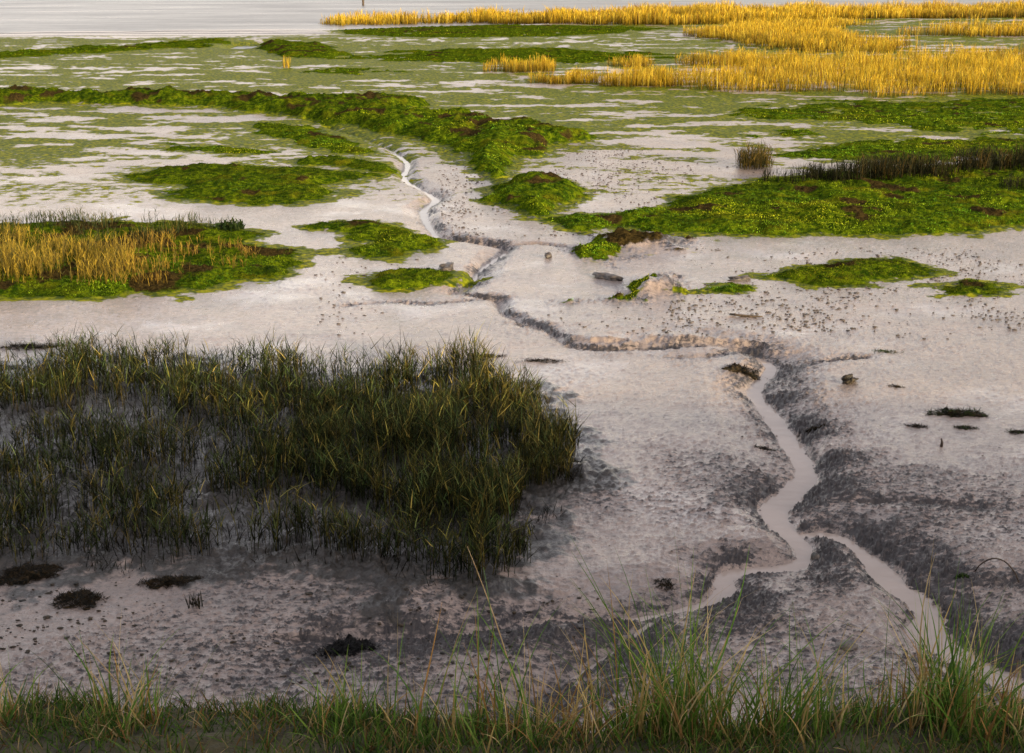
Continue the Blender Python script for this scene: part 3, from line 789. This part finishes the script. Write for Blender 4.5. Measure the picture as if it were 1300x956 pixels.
GRN = [.32, .26, .14, .14, .08, .06]; MIXP = [.27, .22, .14, .16, .10, .11]; DRY = [.10, .08, .06, .3, .28, .18]
tuft("small green and straw tuft near the left end of the bank", 165, 50, 3.16, 150, .25, MIXP, .4)
tuft("few short blades at the far left corner of the bank", 2, 20, 3.12, 60, .20, DRY, .4)
tuft("low green tuft left of the middle of the bank", 440, 50, 3.14, 170, .20, GRN, .4)
tuft("loose tall stalks with straw colours near the middle of the bank", 590, 120, 3.10, 150, .36, MIXP, .3)
tuft("low straw and green grass right of the tall middle stalks", 715, 90, 3.08, 200, .26, DRY, .4)
tuft("tallest dense green tuft with upright blades, right of the middle", 858, 85, 3.14, 460, .46, MIXP, .26)
tuft("fresh green tuft just right of the tallest tuft", 1000, 90, 3.12, 260, .30, GRN, .32)
tuft("bushy tuft with rusty straw blades toward the right end", 1195, 60, 3.14, 360, .42, MIXP, .3)
tuft("short green blades between the fresh green tuft and the bushy right tuft", 1090, 60, 3.14, 110, .20, GRN, .4)
tuft("few dry blades at the right corner of the bank", 1285, 12, 3.14, 110, .22, DRY, .4)
# turf between them
n = 60000
x = RNG.uniform(-3.2, 3.2, n); y = RNG.uniform(2.5, 3.40, n); zb = bank_z(x, y) - .01
dens = sst(-.5, .4, fbm(x, y, .5, 3, 801)); kp = RNG.uniform(0, 1, n) < .3 + .7 * dens
x, y, zb = x[kp], y[kp], zb[kp]; n = len(x)
c = palette(n, FG, [.26, .18, .28, .1, .06, .12]) * .6
v, f, cl = blades(np.stack([x, y, zb], 1), RNG.uniform(0, 6.28, n), RNG.uniform(.02, .09, n), RNG.uniform(.1, .9, n), RNG.uniform(0, .8, n), RNG.uniform(.003, .006, n), c, 3, .1, .25)
tag(mesh_obj("turf_grass", v, f, BLADE, cols=cl, smooth=False), "short dark turf covering the top of the near bank", "grass", kind="stuff")


# ------------------------------------------------------------------ clods, stones, weed, sticks
def ico(sub=1):
    import bmesh
    bm = bmesh.new(); bmesh.ops.create_icosphere(bm, subdivisions=sub, radius=1)
    v = np.array([x.co[:] for x in bm.verts]); f = np.array([[a.index for a in x.verts] for x in bm.faces]); bm.free()
    return v, f


def at_ground(x, y):
    X, Y = ground(x, y); X = float(X); Y = float(Y)
    return X, Y, float(terrain(np.array([X]), np.array([Y]))["z"][0])


def lump(name, label, cat, x, y, size, mat, group=None, rough=.35, sub=4, seed=0):
    v, f = ico(sub)
    s = seed * 13.7
    r = 1 + rough * (fbm(v[:, 0] * 1.0 + s, v[:, 1] + v[:, 2] * 1.7, 1.0, 4, 900 + seed))
    v = v * r[:, None] * np.array(size)
    X, Y, Z = at_ground(x, y)
    v[:, 2] = v[:, 2] + size[2] * .35
    o = mesh_obj(name, v, f, mat); o.location = (X, Y, Z); o.rotation_euler = (0, 0, seed * 1.1)
    return tag(o, label, cat, group)


def weed_clump(label, x, y, rx, ry, rz, n, seed, mat_cols, green=.0):
    """a low matted heap, lobed in outline, with short strands lying over and around it"""
    X, Y, Z = at_ground(x, y); rx, ry, rz = .85 * rx, .9 * ry, .6 * rz
    v, f = ico(5)
    th = np.arctan2(v[:, 1], v[:, 0])
    lobe = 1 + .35 * np.sin(2 * th + seed) + .22 * np.sin(5 * th + 2.3 * seed) + .14 * np.sin(9 * th + 1.1 * seed)
    v = v * np.array([rx, ry, rz]) * np.stack([lobe, lobe, np.ones(len(v))], 1)
    top = np.maximum(v[:, 2], 0)
    rel = .5 * fbm(v[:, 0] + seed, v[:, 1], .05, 4, 950 + seed) + .6 * fbm(v[:, 0] + seed, v[:, 1], .14, 2, 960 + seed)
    gz = terrain(X + v[:, 0], Y + v[:, 1])["z"] - Z
    v[:, 2] = gz - .012 + np.where(v[:, 2] > 0, top * np.clip(.55 + 1.9 * rel, -.5, 2.4), -.02)
    cl = palette(len(v), mat_cols, [1] * len(mat_cols), .5)
    n = n * 4
    a = RNG.uniform(0, 6.28, n); r = RNG.uniform(0, 1, n) ** .5
    lb = 1 + .35 * np.sin(2 * a + seed) + .22 * np.sin(5 * a + 2.3 * seed) + .14 * np.sin(9 * a + 1.1 * seed)
    bx = r * np.cos(a) * rx * lb * .95; by = r * np.sin(a) * ry * lb * .95
    bz = terrain(X + bx, Y + by)["z"] - Z + rz * np.sqrt(np.clip(1 - r ** 2, 0, 1)) * .8 - .008
    c = palette(n, mat_cols, [1] * len(mat_cols), .5)
    v2, f2, c2 = blades(np.stack([bx, by, bz], 1), RNG.uniform(0, 6.28, n), RNG.uniform(.02, .07, n) * (rx / .2 + .5) * .6, RNG.uniform(.9, 1.6, n), RNG.uniform(.0, .6, n), RNG.uniform(.003, .009, n), c, 3, .3, .8)
    f2 = np.concatenate([f2[:, :3], f2[:, [0, 2, 3]]]) + len(v)
    o = mesh_obj("seaweed_clump", np.concatenate([v, v2]), np.concatenate([f, f2]), FROND, cols=np.concatenate([cl, c2]), smooth=False); o.location = (X, Y, Z)
    return tag(o, label, "seaweed", "weed clumps lying on the mud")


BR = [(.020, .015, .009), (.050, .034, .016), (.012, .013, .009)]
BG = BR + [(.03, .055, .010)]
weed_clump("dark weed heap on the left creek bank just below the lit step", 945, 468, .22, .16, .06, 260, 1, BR)
weed_clump("largest dark green weed clump on the right flat", 1216, 524, .26, .15, .06, 330, 2, BG)
weed_clump("small dark weed clump left of the largest one on the right flat", 1165, 541, .10, .06, .03, 110, 3, BR)
weed_clump("greenish weed patch below the largest clump on the right flat", 1226, 543, .14, .06, .025, 130, 4, BG)
weed_clump("thin weed patch at the right edge of the frame on the pale flat", 1292, 548, .16, .06, .02, 120, 5, BG)
weed_clump("big black weed heap on the mud just above the near bank grass", 440, 818, .19, .14, .10, 420, 6, [(.010, .010, .012), (.02, .018, .018), (.008, .010, .009)])
weed_clump("dark weed wisp at the creek edge beside the big bend", 1030, 541, .12, .06, .03, 120, 7, BR)
weed_clump("small weed tangle just above the creek bend at left", 972, 562, .09, .05, .03, 90, 8, BR)
weed_clump("green algae scrap right of the creek head on the pale mud", 1124, 446, .16, .10, .02, 110, 9, [(.04, .07, .012), (.06, .09, .015), (.03, .03, .012)])
weed_clump("brown weed scrap on the pale mud above the right weed clumps", 1137, 492, .10, .05, .02, 70, 10, BR)
weed_clump("dark rooted weed heap at the front left foot of the cordgrass", 100, 765, .22, .12, .06, 300, 11, BR)
weed_clump("dark rooted weed heap in front of the cordgrass at the far left", 30, 735, .30, .16, .06, 380, 12, BR)
weed_clump("stubbly weed heap in front of the middle of the cordgrass", 215, 742, .20, .10, .05, 260, 13, BR)
weed_clump("small brown weed scrap behind the right end of the cordgrass", 620, 452, .20, .10, .03, 120, 14, BR)
weed_clump("long brown weed scrap beside the small scrap behind the cordgrass", 690, 458, .22, .09, .03, 120, 15, BR)
weed_clump("green weed wisp lying by the arched twig at the right", 1222, 726, .05, .04, .04, 60, 16, [(.04, .08, .015), (.03, .05, .012)])
weed_clump("dark crust of weed left of the lower creek fork", 845, 735, .10, .07, .03, 120, 17, BR)
weed_clump("brown weed line above the back edge of the cordgrass at the left", 40, 440, .5, .12, .03, 260, 18, BR)
lump("mud_clod", "dark lumpy clod standing on the pale flat right of the creek head", "clod", 1077, 487, (.085, .06, .06), WEED, None, .7, 4, 1)
lump("stone", "dark angular stone standing in the creek at its fork", "stone", 1036, 694, (.036, .03, .042), STONE, None, .3, 3, 2)
lump("stone", "flat dark stone on the mud bank near the right foreground grass", "stone", 1075, 822, (.07, .045, .03), STONE, None, .3, 3, 3)
lump("stone", "small pale stone on the mud tongue right of the narrow creek", "stone", 696, 327, (.09, .05, .05), CLOD, None, .3, 3, 4)
lump("mud_clod", "flat dark clod on the pale mud left of the ridged tan hump", "clod", 770, 353, (.20, .10, .05), CLOD, None, .5, 3, 5)
lump("mud_clod", "flat dark clod on the pale mud right of the ridged tan hump", "clod", 940, 355, (.16, .08, .04), CLOD, None, .5, 3, 6)
lump("mud_clod", "long dark clod at the right end of the small green topped mound", "clod", 566, 343, (.17, .10, .07), CLOD, None, .5, 3, 7)

# crumbs: uncountable small lumps on the flats
v0, f0 = ico(1)


def crumbs(name, q, smin, smax, mat, label):
    n = len(q)
    z = terrain(q[:, 0], q[:, 1])["z"]
    s = RNG.uniform(0, 1, n) ** 2.5 * (smax - smin) + smin
    v = v0[None] * (1 + RNG.uniform(-.35, .35, (n, len(v0), 1))) * (s[:, None] * RNG.uniform(.6, 1.4, (n, 3)))[:, None, :] * np.array([1, .8, .42])
    v = v + np.stack([q[:, 0], q[:, 1], z + s * .2], 1)[:, None, :]
    f = f0[None] + (np.arange(n) * len(v0))[:, None, None]
    return tag(mesh_obj(name, v.reshape(-1, 3), f.reshape(-1, 3), mat, smooth=True), label, "mud crumbs", kind="stuff")


def flat_scatter(n, ylo, yhi, xlo=-150, xhi=1450, f=None):
    yy = RNG.uniform(ylo, yhi, n); xx = RNG.uniform(xlo, xhi, n)
    if f is not None:
        k = f(xx, yy); xx, yy = xx[k], yy[k]
    X, Y = ground(xx, yy)
    q = np.stack([X, Y], 1)
    t = terrain(q[:, 0], q[:, 1], False)
    return q[(t["chan"] > .03) & (t["mid"] < 0) & (t["root"] < .4)]


def clumpy(thr, sc, seed):
    return lambda x, y: fbm(x, y * 3, sc, 3, seed) + RNG.uniform(-.4, .4, len(x)) > thr


crumbs("mud_crumbs", flat_scatter(2200, 440, 860, f=clumpy(.05, 200, 1)), .002, .010, WEED, "small dark crumbs scattered over the near mud")
crumbs("mud_pebbles", np.concatenate([flat_scatter(4000, 195, 430, 400, 1450, clumpy(.25, 240, 5)), flat_scatter(8000, 185, 300, 560, 960, clumpy(.0, 120, 6)), flat_scatter(5000, 315, 420, 850, 1450, clumpy(.1, 140, 7))]), .005, .026, CLOD, "small dark lumps scattered over the middle flats")
crumbs("foreshore_weed", flat_scatter(1500, 735, 870, -100, 760, clumpy(.0, 160, 9)), .004, .022, WEED, "black weed bits on the mud below the near bank")


def rod(name, label, cat, pts, r, mat, sides=7):
    pts = np.array(pts, float); n = len(pts)
    org = pts[0].copy(); pts = pts - org
    r = np.broadcast_to(np.asarray(r, float), (n,))
    V, Fq = [], []
    for i in range(n):
        t = pts[min(i + 1, n - 1)] - pts[max(i - 1, 0)]; t /= np.linalg.norm(t)
        a = np.cross(t, (0, .3, 1.0) if abs(t[2]) < .9 else (1, 0, 0)); a /= np.linalg.norm(a); b = np.cross(t, a)
        for k in range(sides):
            th = 2 * math.pi * k / sides
            V.append(pts[i] + r[i] * (math.cos(th) * a + math.sin(th) * b) * (1 + .15 * math.sin(k * 2.3 + i)))
    for i in range(n - 1):
        for k in range(sides):
            Fq.append((i * sides + k, i * sides + (k + 1) % sides, (i + 1) * sides + (k + 1) % sides, (i + 1) * sides + k))
    c = len(V); V.append(pts[0]); V.append(pts[-1])
    for k in range(sides):
        Fq.append((c, (k + 1) % sides, k, c)); Fq.append((c + 1, (n - 1) * sides + k, (n - 1) * sides + (k + 1) % sides, c + 1))
    import bmesh
    me = bpy.data.meshes.new(name); bm = bmesh.new()
    bv = [bm.verts.new(x) for x in V]
    for q in Fq:
        qq = [];
        for j in q:
            if j not in qq: qq.append(j)
        bm.faces.new([bv[j] for j in qq])
    bm.to_mesh(me); bm.free(); me.materials.append(mat)
    for p in me.polygons: p.use_smooth = True
    o = bpy.data.objects.new(name, me); COL.objects.link(o); o.location = org
    return tag(o, label, cat)


def on_ground_path(pl, lift=.012):
    out = []
    for x, y in pl:
        X, Y, Z = at_ground(x, y); out.append((X, Y, Z + lift))
    return out


rod("driftwood_stick", "thin dark stick lying on the pale mud above the lit step", "stick", on_ground_path([(926, 403), (940, 404), (955, 404), (968, 405)]), [.012, .016, .014, .008], WOOD)
# arched twig
X, Y, Z = at_ground(1237, 722); X2, Y2, Z2 = at_ground(1294, 734)
arch = [(X + (X2 - X) * t, Y + (Y2 - Y) * t, Z - .01 + .14 * math.sin(math.pi * t) ** .7) for t in np.linspace(0, 1, 12)]
rod("arched_twig", "thin dark twig arched over the mud at the right, above the right grass tuft", "twig", arch, .005, WOOD)
X, Y, Z = at_ground(1195, 566)
rod("broken_stem", "short dark broken stem sticking up from the right flat below the weed clumps", "stem", [(X, Y, Z - .02), (X + .004, Y, Z + .04), (X - .006, Y, Z + .075)], [.014, .012, .006], WOOD)
for lb, x, y, h in [("short stub standing in water at the right front of the cordgrass", 661, 698, .22), ("thin dark sprig standing alone in front of the cordgrass, left of middle", 248, 772, .12)]:
    X, Y, Z = at_ground(x, y); n = 34
    c = palette(n, [(.02, .022, .012), (.035, .03, .015)], [.5, .5])
    v, f, cl = blades(np.stack([RNG.normal(0, .022, n), RNG.normal(0, .02, n), np.full(n, -.01)], 1), RNG.uniform(0, 6.28, n), RNG.uniform(.4, 1, n) * h, RNG.uniform(0, .3, n), RNG.uniform(-.2, .4, n), RNG.uniform(.005, .010, n), c, 3, .3, .6)
    o = mesh_obj("cordgrass_sprig", v, f, BLADE, cols=cl, smooth=False); o.location = (X, Y, Z); tag(o, lb, "cordgrass sprig")
# long stalks in the foreground tuft
def stalk(label, x0, d, dx, dy, h, r, col):
    xb = at_bank(x0, d); zb = float(bank_z(np.array([xb]), np.array([d]))[0])
    pts = [(xb + dx * t ** 1.2, d + dy * t, zb - .01 + h * t - .1 * h * t * t) for t in np.linspace(0, 1, 8)]
    return rod("grass_stalk", label, "grass stalk", pts, np.linspace(r, r * .3, 8), col, 5)


STRAW = mat_simple("straw", (.36, .24, .10), (.46, .35, .18), 30, .7, .001)
GREEN = mat_simple("green_stalk", (.07, .15, .035), (.11, .20, .05), 30, .6, .001)
stalk("tall straw coloured stalk leaning left near the middle of the bank", 665, 3.2, -.14, .05, .52, .0026, STRAW)
stalk("tall green stalk leaning left beside the straw coloured one", 640, 3.2, -.05, .03, .47, .0024, GREEN)
stalk("bent straw stalk leaning far left over the mud from the left tuft", 185, 3.18, -.17, .03, .27, .0020, STRAW)
stalk("long green blade leaning right out of the tallest tuft", 872, 3.18, .13, .04, .42, .0030, GREEN)
stalk("long green blade leaning right out of the fresh green tuft", 985, 3.18, .19, .04, .27, .0026, GREEN)

# post in the estuary
Xp, Yp = ground(461, 7, WATER_Z - .1); Xp = float(Xp); Yp = float(Yp)
rod("mooring_post", "slim dark post standing in the estuary water at the top of the frame", "post", [(Xp, Yp, -1.2), (Xp, Yp, .4), (Xp + .02, Yp, 1.15), (Xp + .03, Yp, 1.2)], [.13, .13, .12, .09], WOOD, 8)

# ------------------------------------------------------------------ daylight
EL, AZ = math.radians(11.0), math.radians(45)
sd = Vector((math.sin(AZ) * math.cos(EL), -math.cos(AZ) * math.cos(EL), math.sin(EL)))
sun_d = bpy.data.lights.new("sun", 'SUN'); sun_d.energy = 6.0; sun_d.angle = math.radians(.5); sun_d.color = (1, .78, .44)
sun = bpy.data.objects.new("sun", sun_d); COL.objects.link(sun)
sun.rotation_euler = sd.to_track_quat('Z', 'Y').to_euler(); sun.location = (20, -20, 30)
w = bpy.data.worlds.new("World"); scene.world = w; w.use_nodes = True
nt = w.node_tree; bg = nt.nodes["Background"]
sky = nt.nodes.new("ShaderNodeTexSky"); sky.sky_type = 'NISHITA'; sky.sun_disc = False
sky.sun_elevation = EL; sky.sun_rotation = math.atan2(sd.x, sd.y)
sky.air_density = 1.0; sky.dust_density = 1.2; sky.ozone_density = 1.0
hs = nt.nodes.new("ShaderNodeHueSaturation"); hs.inputs["Saturation"].default_value = .45
mx = nt.nodes.new("ShaderNodeMix"); mx.data_type = 'RGBA'; mx.blend_type = 'MULTIPLY'; mx.inputs[0].default_value = 1
mx.inputs[7].default_value = (1.14, .97, .90, 1)   # thin warm evening haze over the whole sky
nt.links.new(sky.outputs[0], hs.inputs["Color"]); nt.links.new(hs.outputs[0], mx.inputs[6]); nt.links.new(mx.outputs[2], bg.inputs[0])
bg.inputs[1].default_value = .36
scene.view_settings.view_transform = 'Standard'; scene.view_settings.look = 'None'
scene.view_settings.exposure = 0; scene.view_settings.gamma = 1
scene.cycles.max_bounces = 6; scene.cycles.use_denoising = True
